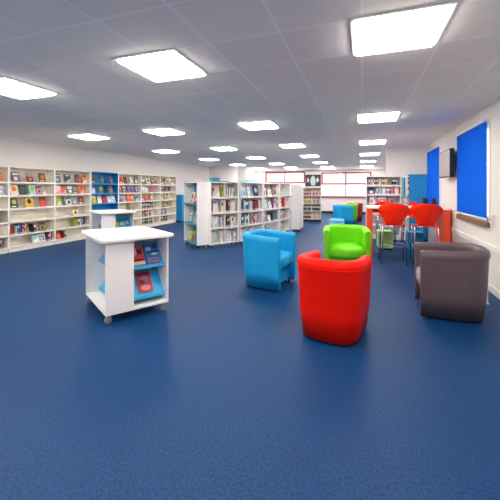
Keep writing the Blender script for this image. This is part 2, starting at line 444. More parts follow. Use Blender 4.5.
fill(bays[3], {5: [('F', .12, 'darkgreen', 'black'), ('F', .45, 'black', 'teal', 'darkgrey'), ('F', .8, 'darkgrey', 'blue')],
               4: [('F', .12, 'paleblue', 'blue'), ('F', .42, 'olive', 'darkgreen', 'brown'), ('F', .78, 'brown', 'tan', 'darkgrey')],
               3: [('F', .16, 'lime', 'cream'), ('F', .36, 'white', 'palegrey', 'white'), ('F', .55, 'darkred', 'red', 'maroon'), ('F', .72, 'paleblue', 'white'), ('F', .88, 'white', 'paleteal', 'teal')],
               1: [('F', .12, 'white', 'paleblue'), ('F', .3, 'blue', 'white')]})
fill(bays[4], {5: [('F', .14, 'red', 'darkred'), ('F', .36, 'darkred', 'black'), ('F', .62, 'grey', 'cream', 'white'), ('F', .85, 'black', 'cream')],
               4: [('F', .12, 'maroon', 'pink'), ('F', .28, 'darkgreen', 'maroon'), ('F', .5, 'navy', 'purple', 'mauve'), ('F', .68, 'purple', 'navy', 'mauve'), ('F', .86, 'navy', 'purple', 'paleblue')],
               3: [('F', .1, 'mauve', 'navy'), ('F', .28, 'paleblue', 'grey'), ('F', .5, 'orange', 'red'), ('F', .66, 'orange', 'yellow'), ('F', .86, 'blue', 'paleblue')],
               2: [('S', .5, ['olive', 'tan', 'cream', 'olive', 'grey', 'olive'])]})
fill(bays[5], {5: [('F', .16, 'black', 'white'), ('F', .42, 'white', 'black'), ('F', .66, 'black', 'cream'), ('F', .86, 'cream', 'black')],
               4: [('F', .14, 'palegrey', 'white'), ('F', .32, 'paleteal', 'white'), ('F', .62, 'mauve', 'maroon'), ('F', .82, 'pink', 'mauve')],
               3: [('F', .1, 'tan', 'black'), ('F', .28, 'brown', 'orange'), ('F', .46, 'orange', 'red'), ('F', .62, 'brown', 'palepink')],
               2: [('S', .03, ['maroon', 'black', 'grey', 'mauve', 'black', 'darkgrey', 'navy', 'palepink', 'maroon', 'black']*2, .06)],
               1: [('S', .03, ['brown', 'tan', 'pink', 'cream', 'maroon', 'brown', 'olive', 'tan']*2, .08)],
               0: [('S', .03, ['darkgreen', 'black', 'paleteal', 'darkgrey', 'brown', 'grey', 'darkgreen', 'black', 'darkgrey', 'olive']*2)]})
fill(bays[6], {5: [('F', .14, 'brown', 'white'), ('F', .36, 'black', 'cream'), ('F', .58, 'tan', 'brown'), ('F', .82, 'cream', 'brown')],
               4: [('S', .03, ['maroon', 'black', 'pink', 'brown', 'black', 'grey', 'darkgrey', 'black', 'maroon', 'mauve', 'black']*2)],
               3: [('F', .14, 'olive', 'cream'), ('F', .34, 'olive', 'tan'), ('F', .54, 'tan', 'olive')],
               2: [('F', .35, 'brown', 'olive'), ('F', .55, 'olive', 'brown'), ('F', .75, 'olive', 'tan')],
               1: [('S', .03, ['black', 'darkgrey', 'palegrey', 'black', 'navy', 'grey', 'white']*2)],
               0: [('S', .03, ['brown', 'darkgreen', 'black', 'grey', 'darkgreen', 'black', 'brown']*2)]})

# blue cupboard beyond the wall bays
t = thing('cupboard', 'tall bright blue cupboard against the wall at the end of bookcases', 'cupboard', (-7.98, 12.26, 0), 0)
MB().box(0, .5, 0, .62, .05, 1.2).build('body', BLUEP, t, bevel=.006)
MB().box(0, .46, .02, .6, 0, .05).build('plinth', DARK, t)
for z0, z1 in ((.07, .86), (.875, 1.18)):
    d = MB().box(.5, .518, .012, .608, z0, z1).build('door' if z1 < 1 else 'drawer', BLUEP, t, bevel=.004)
    MB().box(.518, .53, .25, .37, z1-.06, z1-.045).build('handle', STEEL, d)

# ---- mobile shelving in the middle
ZM = [.11, .5, .88, 1.265]
HM = 1.655
MROW = ['bottom', 'third', 'second', 'top']
GM = 'books on the mobile shelving'
L_ = bookcase('mobile_bookcase', 'narrow white mobile bookcase with teal back and white end panel', 'bookcase', (-4.50, 7.50, 0), R(-36.9), .84, .29, HM, ZM[:1]+[.6, 1.11], 'teal-backed mobile bookcase', WHITE, TEAL, casters=True, group='white mobile bookcases', mshelf=TEAL)
A_ = bookcase('mobile_bookcase', 'white two-column mobile bookcase of pale books beside the white end panel', 'bookcase', (-3.535, 7.15, 0), R(57), .86, .3, HM, ZM, 'the two-column mobile bookcase', WHITE, CREAM, 2, True, 'white mobile bookcases')
B_ = bookcase('mobile_bookcase', 'white mobile bookcase left of centre above the sky-blue chair', 'bookcase', (-3.048, 7.94, 0), R(68), .95, .3, HM, ZM, 'bookcase behind near sky-blue chair', WHITE, WHITE, 1, True, 'white mobile bookcases')
C_ = bookcase('mobile_bookcase', 'white mobile bookcase second from the far end of the curved row', 'bookcase', (-2.687, 8.885, 0), R(76), .95, .3, HM, ZM, 'second last bookcase of curved row', WHITE, WHITE, 1, True, 'white mobile bookcases')
D_ = bookcase('mobile_bookcase', 'white mobile bookcase at the far end of the curved row', 'bookcase', (-2.455, 9.858, 0), R(82), .95, .3, HM, ZM, 'last bookcase of curved row', WHITE, WHITE, 1, True, 'white mobile bookcases')
fill(L_, {2: [('F', .42, 'palepink', 'brown'), ('F', .72, 'brown', 'grey')], 1: [('F', .3, 'teal', 'paleblue'), ('F', .7, 'paleblue', 'mauve')], 0: [('F', .25, 'lime', 'yellow'), ('F', .5, 'green', 'lime'), ('F', .78, 'blue', 'teal')]}, GM, ['bottom', 'middle', 'top'], maxh=.3)
c0, c1 = (.03, .415), (.445, .83)
def fill2(u, rows_l, rows_r):
    for r in rows_l: place_row(u, r, MROW[r], rows_l[r], GM, x0=c0[0], x1=c0[1], maxh=.3, thick=.04)
    u2 = Unit((0, 0, 0), 0, u.L, u.D, u.zs, u.words, u.short); u2.M = u.M; u2.short = 'right column of two-column bookcase'
    for r in rows_r: place_row(u2, r, MROW[r], rows_r[r], GM, x0=c1[0], x1=c1[1], maxh=.3, thick=.04)
A_.short = 'left column of two-column bookcase'
fill2(A_, {3: [('S', .03, ['darkgrey', 'palegrey']), ('F', .5, 'palepink', 'white', 'palegrey'), ('S', .82, ['lime', 'olive'])],
           2: [('S', .02, ['darkred']), ('F', .42, 'white', 'cream', 'black'), ('S', .8, ['cream', 'cream'])],
           1: [('F', .4, 'white', 'paleteal', 'palegrey'), ('S', .75, ['palegrey', 'grey'])],
           0: [('F', .35, 'palegrey', 'paleteal', 'white'), ('S', .7, ['cream', 'white'])]},
      {3: [('S', .03, ['grey', 'palegrey', 'darkgrey', 'white', 'grey', 'white', 'grey'], .1)],
       2: [('S', .02, ['darkred', 'black', 'brown']), ('S', .4, ['palepink', 'cream', 'white', 'palegrey'], .08)],
       1: [('S', .05, ['black', 'darkgrey', 'brown'], -.12), ('S', .45, ['white', 'cream', 'palegrey', 'cream'])],
       0: [('F', .4, 'paleblue', 'white', 'palegrey'), ('S', .7, ['palegrey', 'grey', 'cream'])]})
kw = dict(maxh=.3, thick=.058)
fill(B_, {3: [('F', .2, 'paleblue', 'white', 'blue'), ('F', .44, 'palegrey', 'paleblue', 'white'), ('F', .78, 'navy', 'paleblue', 'black')],
          2: [('S', .04, ['black', 'blue', 'paleblue', 'blue', 'navy', 'grey', 'palegrey', 'teal']), ('S', .54, ['darkred', 'red', 'maroon'], -.14), ('S', .76, ['palegrey', 'palepink'])],
          1: [('S', .05, ['darkgrey', 'teal', 'paleteal', 'darkgreen', 'white', 'teal', 'mauve', 'pink', 'maroon', 'palepink', 'mauve'], .05)],
          0: [('S', .04, ['palegrey', 'paleblue', 'cream', 'grey', 'tan', 'cream', 'white', 'paleblue'])]}, GM, MROW, **kw)
fill(C_, {3: [('S', .05, ['mauve', 'palegrey', 'darkgrey']), ('F', .5, 'white', 'tan', 'grey'), ('S', .7, ['grey', 'brown', 'red', 'palepink'])],
          2: [('F', .22, 'palegrey', 'paleblue', 'white'), ('F', .5, 'paleteal', 'white', 'grey'), ('S', .7, ['mauve', 'palegrey', 'pink', 'darkred'])],
          1: [('S', .04, ['brown', 'paleteal']), ('F', .45, 'palegrey', 'black', 'white'), ('S', .65, ['darkgrey', 'teal', 'navy', 'grey', 'teal'])],
          0: [('S', .1, ['paleteal', 'palegrey', 'cream', 'grey', 'palepink'])]}, GM, MROW, **kw)
fill(D_, {3: [('F', .3, 'paleteal', 'white', 'palegrey'), ('F', .65, 'palegrey', 'paleteal', 'white')],
          2: [('S', .1, ['palepink', 'white', 'pink']), ('S', .5, ['red', 'orange', 'palepink', 'white'])],
          1: [('S', .08, ['mauve', 'palepink', 'purple', 'white', 'maroon', 'pink', 'mauve', 'darkred'])],
          0: [('S', .1, ['lime', 'cream', 'lime', 'paleteal', 'black'])]}, GM, MROW, **kw)

# low bookcases turned away, seen as white backs and ends
for (x, y, a, lab) in ((-2.31, 10.86, 91, 'white back of a mobile bookcase turned away, next to the curved row'),):
    bookcase('mobile_bookcase', lab, 'bookcase', (x+math.cos(R(a))*.8, y+math.sin(R(a))*.8, 0), R(a+180), .8, .3, 1.62, ZM, '', WHITE, WHITE, 1, True, 'white mobile bookcases')

# things lying on top of the two-column unit
def on_top(u, x, y, z): return u.M @ Vector((x, y, z))
p = on_top(A_, .2, .14, HM)
t = thing('storage_box', 'small teal box on top of the two-column mobile bookcase', 'box', p, R(57))
MB().box(-.11, .11, -.08, .08, 0, .08).build('body', TEAL, t, bevel=.006)
MB().box(-.116, .116, -.086, .086, .08, .105).build('lid', TEAL, t, bevel=.006)
p = on_top(A_, .63, .12, HM)
o = bpy.data.objects.new('book', book_mesh(.16, .24, .02, 'darkgrey', 'white', 'palegrey', True)); COL.objects.link(o)
o.matrix_world = Matrix.Translation(p + Vector((0, 0, .021))) @ Matrix.Rotation(R(80), 4, 'Z') @ Matrix.Rotation(-PI/2, 4, 'X')
tag(o, 'dark grey book lying flat on top of the two-column mobile bookcase', 'book')
t = thing('display_header', 'pale teal header board on top of the bookcase behind the sky-blue chair', 'board', on_top(B_, .475, .15, HM), R(68))
MB().box(-.42, .42, -.01, .01, 0, .07).build('board', mat('pale_teal_board', '#9ccfd2', .5, noise=.03), t, bevel=.003)
for sx in (-.27, .27): MB().box(sx-.03, sx+.03, -.05, .05, 0, .012).build('foot', STEEL, t)

# ---- curved corner unit near the far windows
def corner_unit():
    u = thing('curved_bookcase', 'curved white bookcase with dark base below the framed picture', 'bookcase', (-2.60, 14.4, 0), 0)
    # quarter-ring plan built from three straight facets on an arc; local x to the right, front towards -y
    Rr = 2.15
    def pt(a, r): return (r*math.cos(a)+.25, r*math.sin(a)+Rr-.05)
    arc = [R(-106+k*2.75) for k in range(13)]
    def ring(r0, r1): return [pt(a, r0) for a in arc] + [pt(a, r1) for a in reversed(arc)]
    MB().prism(ring(Rr-.02, Rr-.3), 0, .1).build('plinth', DARK, u)
    zs = [.12, .48, .82, 1.16, 1.52]
    for k, z in enumerate(zs):
        MB().prism(ring(Rr, Rr-.32), z-.022, z).build('shelf' if k < 4 else 'top_panel', CREAM, u)
    MB().prism(ring(Rr-.3, Rr-.318), .12, 1.5).build('back_panel', CREAM, u)
    for k in range(4):
        a = R(-106+k*11); da = .012/Rr
        MB().prism([pt(a-da, Rr-.002), pt(a+da, Rr-.002), pt(a+da, Rr-.3), pt(a-da, Rr-.3)], .12, 1.5).build('divider' if 0 < k < 3 else 'side_panel', WHITE, u)
    rows = [[['cream', 'tan', 'palegrey'], ['black', 'brown', 'darkred', 'black', 'brown'], ['cream', 'palepink', 'tan']],
            [['tan', 'orange', 'red'], ['darkgrey', 'navy', 'black', 'grey'], ['black', 'darkgreen', 'darkgrey', 'black']],
            [['palegrey', 'red', 'orange', 'brown'], ['yellow', 'olive', 'lime', 'yellow', 'tan'], ['palepink', 'brown', 'mauve']],
            [['navy', 'black', 'blue'], ['pink', 'darkred', 'tan', 'brown', 'red'], ['pink', 'maroon', 'palepink']]]
    rn = ['bottom', 'third', 'second', 'top']; cn = ['left', 'middle', 'right']
    base = Matrix.Translation(u.location)
    for r in range(4):
        for c in range(3):
            lst = (rows[r][c]*3)[:7]; n = len(lst)
            for i, col in enumerate(lst):
                a = R(-106+c*11+1.4+i*1.36); x, y = pt(a, Rr-.03)
                b = bpy.data.objects.new('book', book_mesh(.15, random.choice([.22, .24, .26]), .043, col, 'cream', 'white', False)); COL.objects.link(b)
                b.matrix_world = base @ Matrix.Translation((x, y, zs[r]+.001)) @ Matrix.Rotation(a+PI/2, 4, 'Z')
                tag(b, '%s book, %s from left, %s column, %s shelf, curved bookcase' % (SPOKEN.get(col, col), ords[i], cn[c], rn[r]), 'book', 'books on the curved bookcase')
corner_unit()

# framed picture on the far wall
t = thing('framed_picture', 'black and white framed picture on the wall between the red-framed windows', 'picture', (-2.77, YF, 1.62), 0)
MB().box(-.46, .46, -.03, 0, 0, .68).build('frame', DARK, t, bevel=.004)
ar = MB().box(-.43, .43, -.034, -.03, .03, .65, 0)
ar.prism([(-.1, .03), (.12, .03), (.16, .3), (.1, .55), (0, .63), (-.12, .5), (-.16, .28)], 0, .003, 1, M=Matrix.Translation((0, -.034, 0)) @ Matrix.Rotation(PI/2, 4, 'X'))
ar.prism([(.2, .2), (.36, .3), (.3, .5), (.2, .45)], 0, .003, 1, M=Matrix.Translation((0, -.034, 0)) @ Matrix.Rotation(PI/2, 4, 'X'))
ar.prism([(-.36, .2), (-.22, .28), (-.24, .42), (-.34, .5)], 0, .003, 1, M=Matrix.Translation((0, -.034, 0)) @ Matrix.Rotation(PI/2, 4, 'X'))
ar.build('print', [mat('dark_print', '#2b3136', .4, noise=.3, nscale=6), mat('pale_print', '#b9c6cc', .5, noise=.15, nscale=8)], t)

# ------------------------------------------------------------------ display stands
def display_stand(label, loc, rz, group):
    """local origin at the near corner: u (x) along the right face, v (y) along the left face; castors below."""
    t = thing('display_stand', label, 'display stand', loc, rz, group)
    W, D, zb, zt = .73, .95, .10, .905; p = .018
    MB().box(0, W, 0, D, zb, zb+.022).build('base_board', WHITE, t, bevel=.003)
    # top with rounded corners
    a = .06; pts = []
    for cxn, cyn, a0 in ((W+a-.06, -a+.06, -90), (W+a-.06, D+a-.06, 0), (-a+.06, D+a-.06, 90), (-a+.06, -a+.06, 180)):
        for k in range(7): pts.append((cxn+.06*math.cos(R(a0+15*k)), cyn+.06*math.sin(R(a0+15*k))))
    MB().prism(pts, zt, zt+.035).build('top_board', WHITE, t, bevel=.006)
    z0, z1 = zb+.022, zt
    U = .29
    MB().box(.0, U, 0, p, z0, z1).build('side_panel', WHITE, t, bevel=.002)         # blank panel on the right face
    MB().box(U, U+p, 0, D, z0, z1).build('centre_panel', WHITE, t)
    MB().box(0, U, D-p, D, z0, z1).build('side_panel', WHITE, t, bevel=.002)
    MB().box(W-p, W, 0, D, z0, z1).build('side_panel', WHITE, t, bevel=.002)
    MB().box(U+p, W-p, D/2-.009, D/2+.009, z0, z1).build('back_panel', WHITE, t)
    MB().box(U+p, W-p, D-p, D, z0, z1).build('side_panel', WHITE, t)
    # trays: a sloping blue back with a lip at the front
    def tray(M, w, z, k=1.0):
        d = .26; sl = R(52); ln = .31
        m = MB()
        m.box(0, w, 0, .3, -.014, 0)                           # base shelf
        m.box(0, w, -.004, .01, -.014, .022)                   # front lip
        m.box(0, w, 0, ln, 0, .008, M=Matrix.Translation((0, .035, .004)) @ Matrix.Rotation(sl, 4, 'X'))
        m.prism([(.03, 0), (.295, 0), (.205, .215)], 0, .01, M=Matrix(((0, 0, 1, 0), (1, 0, 0, 0), (0, 1, 0, 0), (0, 0, 0, 1))))
        m.prism([(.03, 0), (.295, 0), (.205, .215)], w-.01, w, M=Matrix(((0, 0, 1, 0), (1, 0, 0, 0), (0, 1, 0, 0), (0, 0, 0, 1))))
        o = m.build('tray', TRAY, t, bevel=.002); o.matrix_local = Matrix.Translation((0, 0, z)) @ M @ Matrix.Diagonal((1, k, k, 1))
        return o
    zz = (.195, .555)
    for z in zz:
        tray(Matrix.Translation((U+p+.002, .07, 0)), W-U-2*p-.004, z)
        tray(Matrix.Translation((.15, D-p-.002, 0)) @ Matrix.Rotation(-PI/2, 4, 'Z'), D-2*p-.004, {.195: .16, .555: .53}[z], .5)
    for x, y in ((.04, .045), (W-.045, .045), (.045, D-.045), (W-.045, D-.045)):
        c = MB().box(x-.022, x+.022, y-.022, y+.022, .082, .1).box(x-.006, x+.006, y+.015, y+.022, .04, .085).box(x-.006, x+.006, y-.022, y-.015, .04, .085).build('caster', STEEL, t)
        MB().lathe([(.01, -.013), (.036, -.013), (.041, -.008), (.041, .008), (.036, .013), (.01, .013)], 18, M=Matrix.Translation((x, y, .0415)) @ Matrix.Rotation(PI/2, 4, 'X')).build('wheel', mat('grey_wheel', '#8a8d90', .4, noise=.03), c)
    return t
S1 = display_stand('large white mobile display stand with castors nearest the camera', (-2.63, 2.76, 0), R(58), 'white mobile display stands')
S2 = display_stand('smaller looking white display stand behind the nearest one, before the blue bay', (-5.57, 5.72, 0), R(58), 'white mobile display stands')

def tray_book(S, x, z, w, h, t, c, label, art, strip, lift=0):
    sl = R(52)   # tray slope
    o = thing('book', label, 'book', (0, 0, 0), 0, 'books on the display stands')
    M = Matrix.Translation(S.location) @ Matrix.Rotation(S.rotation_euler.z, 4, 'Z') @ Matrix.Translation((x, .07, z)) @ Matrix.Translation((0, .035, .004)) @ Matrix.Rotation(sl-PI/2, 4, 'X') @ Matrix.Translation((0, -t-.009, .012+lift))
    o.matrix_world = M
    cv = .004
    m = MB().box(-w/2, w/2, 0, cv, 0, h).box(-w/2, w/2, t-cv, t, 0, h).box(-w/2, -w/2+cv, cv, t-cv, 0, h)
    cb = m.build('cover', bm_(c), o, bevel=.001)
    MB().box(-w/2+cv, w/2-.004, cv, t-cv, .004, h-.004).build('page_block', PAPER, o)
    for k, (x0, x1, z0, z1, col) in enumerate(art):
        MB().prism([(w*(x0+(x1-x0)*(.5+.5*math.cos(q*PI/6))), h*(z0+(z1-z0)*(.5+.5*math.sin(q*PI/6)))) for q in range(12)] if (k % 2 == 0 and strip == 'round') else
                   [(w*x0, h*z0), (w*x1, h*z0), (w*x1, h*z1), (w*x0, h*z1)], 0, .0008+.0004*k, M=Matrix.Translation((0, 0, 0)) @ Matrix.Rotation(PI/2, 4, 'X')).build('cover_art', bm_(col), o)
x0 = .312; zt_, zb_ = .555, .195
tray_book(S1, x0+.085, zt_, .16, .245, .03, 'red', 'red and pale book with a dark spot on near display stand, upper tray', 
          [(-.42, .1, .5, .95, 'pink'), (-.48, .48, .0, .16, 'cream'), (-.48, .48, .2, .3, 'black'), (.02, .38, .55, .82, 'black'), (-.4, .3, .34, .46, 'red')], 'round')
tray_book(S1, x0+.27, zt_, .175, .262, .034, 'blue', 'mid blue book with pale blue blobs on near display stand, upper tray',
          [(-.4, .0, .62, .82, 'paleblue'), (-.46, .46, .0, .1, 'mauve'), (.1, .45, .74, .94, 'navy'), (-.4, .44, .5, .58, 'navy'), (-.1, .42, .38, .5, 'paleblue'), (-.42, .4, .16, .24, 'mauve')], 'round')
tray_book(S1, x0+.185, zb_, .17, .25, .026, 'red', 'red and pink book alone in lower tray of near display stand',
          [(-.34, .36, .06, .34, 'pink'), (-.4, .4, .84, .95, 'darkred'), (-.2, .34, .45, .78, 'mauve'), (-.38, .0, .4, .6, 'darkred')], 'round', .03)
tray_book(S2, x0+.05, zt_, .09, .2, .02, 'lime', 'lime green book on the upper tray of the farther display stand',
          [(-.3, .3, .3, .7, 'yellow')], 'round')
tray_book(S2, x0+.19, zt_, .15, .22, .02, 'teal', 'teal book on the upper tray of the farther display stand', [(-.35, .35, .2, .6, 'paleblue'), (-.4, .4, .75, .9, 'blue')], 'square')
tray_book(S2, x0+.315, zt_, .1, .22, .02, 'blue', 'mid blue book on the upper tray of the farther display stand', [(-.35, .35, .3, .7, 'paleteal')], 'square')

# ------------------------------------------------------------------ tub chairs
def tub_chair(label, loc, face_deg, hexc, mname, rough=.55, W=.74, D=.68, Hb=.815, Ha=.785, group='tub armchairs', spec=.4, seatc=None, e=.82):
    fab = mat(mname, hexc, rough, noise=.05, nscale=18, bump=.05, spec=spec)
    t = thing('tub_chair', label, 'armchair', loc, R(face_deg+90), group)
    th = .1
    a = W/2-th/2; yf = -D/2+.0; yb = D/2-th/2; yc = .02     # arm lines run straight from yf to yc, then an elliptical back
    P = []
    for k in range(6): P.append((-a, yf+(yc-yf)*k/6))
    N = 22
    for k in range(N+1):
        th_ = PI - PI*k/N
        cxp, syp = math.cos(th_), math.sin(th_)
        P.append((a*math.copysign(abs(cxp)**e, cxp), yc+(yb-yc)*abs(syp)**e))
    for k in range(1, 7): P.append((a, yc+(yf-yc)*k/6))
    P = [Vector((x, y, 0)) for x, y in P]
    bm = bmesh.new(); rings = []
    n = len(P)
    def sect(z, sc):
        q = []
        h = th/2
        q += [(h-.05, .022), (h-.018, .27), (h, z-.13), (h+.012, z-.075)]
        for k in range(7):
            an = k*PI/6; q.append(((h+.012)*math.cos(an)*1.0, z-.055+.055*math.sin(an)))
        q += [(-h+.004, z-.14), (-h, .30), (-h, .035)]
        return [(u*sc, zz) for u, zz in q]
    for i, p in enumerate(P):
        d = (P[min(i+1, n-1)]-P[max(i-1, 0)]).normalized()
        nn = Vector((-d.y, d.x, 0))                    # outward
        f = max(0, min(1, (p.y-yf)/(yb-yf))); f = f*f*(3-2*f)
        z = Ha+(Hb-Ha)*f
        rings.append([bm.verts.new((p.x+nn.x*u, p.y+nn.y*u, zz)) for u, zz in sect(z, 1)])
    # rounded arm fronts
    for side in (0, 1):
        i = 0 if side == 0 else n-1
        base_r = rings[0] if side == 0 else rings[-1]
        c = P[i]
        extra = []
        for sc, off in ((.94, .012), (.78, .022)):
            extra.append([bm.verts.new((c.x+(v.co.x-c.x)*sc, v.co.y-off, v.co.z-(0 if v.co.z < .2 else (1-sc)*.05))) for v in base_r])
        if side == 0: rings = extra[::-1]+rings
        else: rings = rings+extra
    m = len(rings[0])
    for A, B in zip(rings, rings[1:]):
        for k in range(m):
            fa = bm.faces.new((A[k], A[(k+1) % m], B[(k+1) % m], B[k])); fa.smooth = True
    bm.faces.new(rings[0]); bm.faces.new(rings[-1][::-1])
    mb = MB(); mb.bm.free(); mb.bm = bm
    shell = mb.build('shell', fab, t)
    # piping seam running round under the rolled rim, outside
    seam = []
    for i, p in enumerate(P):
        d = (P[min(i+1, n-1)]-P[max(i-1, 0)]).normalized(); nn = Vector((-d.y, d.x, 0))
        f = max(0, min(1, (p.y-yf)/(yb-yf))); f = f*f*(3-2*f); z = Ha+(Hb-Ha)*f
        seam.append((p.x+nn.x*(th/2+.010), p.y+nn.y*(th/2+.010), z-.088))
    MB().tube(seam, .004, 6).build('piping', fab, shell)
    # seat cushion: follows the inside of the tub, domed
    def inner(s, back=.0):
        q = []
        ai = (W/2-th-.004)*s; yfi = -D/2-.012; ybi = D/2-th-.008
        q.append((-ai, yfi)); q.append((-ai, yfi+.12))
        for k in range(13):
            th_ = PI-PI*k/12; cxp, syp = math.cos(th_), math.sin(th_)
            q.append((ai*math.copysign(abs(cxp)**e, cxp), yc+(ybi-yc)*s*abs(syp)**e))
        q.append((ai, yfi+.12)); q.append((ai, yfi))
        return q
    cu = MB()
    rr = []
    for s, z in ((.96, .32), (1, .345), (1, .43), (.965, .468), (.8, .496), (.45, .512)):
        yo = (1-s)*.1
        rr.append([cu.bm.verts.new((x, y*(s if z > .45 else 1)+0, z)) for x, y in inner(s)])
    mm = len(rr[0])
    for A, B in zip(rr, rr[1:]):
        for k in range(mm): cu.bm.faces.new((A[k], A[(k+1) % mm], B[(k+1) % mm], B[k])).smooth = True
    cu.bm.faces.new(rr[0][::-1]); cu.bm.faces.new(rr[-1]).smooth = True
    sc = cu.build('seat_cushion', mat('grey_leather_painted_sheen', seatc, .45, noise=.05, nscale=18) if seatc else fab, t)  # paler seat colour paints the leather's sheen into the cushion
    if seatc: sc['label'] = 'grey seat cushion with sheen painted paler'
    # seat base set back below the cushion
    MB().box(-(W/2-th-.004), W/2-th-.004, -D/2+.07, -D/2+.1, .06, .33).build('front_panel', fab, t, bevel=.006)
    for x in (-1, 1):
        for y in (-D/2+.07, .13):
            MB().lathe([(.02, 0), (.024, .004), (.024, .036)], 12, M=Matrix.Translation((x*(W/2-.085 if y < 0 else W/2-.17), y, 0))).build('foot', DARK, t)
    return t
tub_chair('red tub chair with its back to the camera, nearest chair', (-.29, 3.39, 0), 79, '#ee1602', 'red_upholstery', .5, W=.66, D=.62, spec=.14, e=.72)
tub_chair('sky-blue tub chair facing right, in front of the mobile shelving', (-1.42, 4.83, 0), -9, '#0ba3de', 'sky_blue_upholstery', .6)
tub_chair('lime green tub chair facing the camera behind the red chair', (-.27, 5.98, 0), -84, '#74d80c', 'lime_upholstery', .5, W=.77)
tub_chair('charcoal grey leather tub chair by the right-hand wall', (1.02, 4.43, 0), 178, '#5e5157', 'charcoal_leather', .42, W=.70, D=.7, spec=.4, seatc='#a0949a')
tub_chair('sky-blue tub chair far off by the windows beside a pale pouf', (-.78, 13.5, 0), 20, '#0ba3de', 'sky_blue_upholstery', .6)
tub_chair('lime green tub chair far off behind the distant blue chair', (-.52, 14.6, 0), 160, '#6fd00c', 'lime_upholstery', .5)
tub_chair('dark red tub chair far off below the right-hand far window', (-.3, 15.75, 0), 180, '#b51f12', 'dark_red_upholstery', .5)

t = thing('pouf', 'low pale blue round pouf beside the distant blue tub chair', 'pouf', (-.93, 12.72, 0))
MB().lathe([(.26, .02), (.29, .05), (.29, .2)], 24).build('base', mat('pale_blue_fabric', '#74bfe6', .7, noise=.04), t)
MB().lathe([(.29, .2), (.3, .23), (.29, .28), (.24, .31), (.1, .32)], 24).build('cushion', mat('pale_blue_fabric', '#74bfe6', .7, noise=.04), t)
MB().lathe([(.22, 0), (.22, .02)], 20).build('foot_ring', DARK, t)

# cube stools under the bar table
for (x, y, hx, nm, lab) in ((.53, 8.6, '#b2ee8c', 'pale_green_vinyl', 'pale green upholstered cube stool under the left of the bar table'),
                            (1.2, 8.64, '#0f93cf', 'blue_vinyl', 'bright blue upholstered cube stool under the bar table, right of the green')):
    t = thing('cube_stool', lab, 'stool', (x, y, 0), R(4), 'cube stools under the bar table')
    fm = mat(nm, hx, .45, noise=.04)
    MB().box(-.17, .17, -.17, .17, .03, .38).build('body', fm, t, bevel=.012)
    MB().box(-.175, .175, -.175, .175, .38, .45).build('seat_pad', fm, t, bevel=.02, seg=3)
    for sx in (-1, 1):
        for sy in (-1, 1): MB().lathe([(.018, 0), (.02, .03)], 10, M=Matrix.Translation((sx*.14, sy*.14, 0))).build('foot', DARK, t)

# ------------------------------------------------------------------ bar table and stools
TX0, TX1, TY0, TY1, TZ = .1, 1.715, 7.55, 8.3, 1.085
t = thing('bar_table', 'tall bar table with white top and thick orange end legs', 'table', ((TX0+TX1)/2, (TY0+TY1)/2, 0))
hx, hy = (TX1-TX0)/2, (TY1-TY0)/2
MB().box(-hx, hx, -hy, hy, TZ-.04, TZ).build('tabletop', WHITE, t, bevel=.004)
for s in (-1, 1):
    MB().box(s*hx-(.12 if s > 0 else 0), s*hx+(.12 if s < 0 else 0), -hy+.004, hy-.004, 0, TZ-.04).build('leg', ORANGE, t, bevel=.004)
MB().box(-hx+.12, hx-.12, -.02, .02, TZ-.14, TZ-.04).build('rail', ORANGE, t)

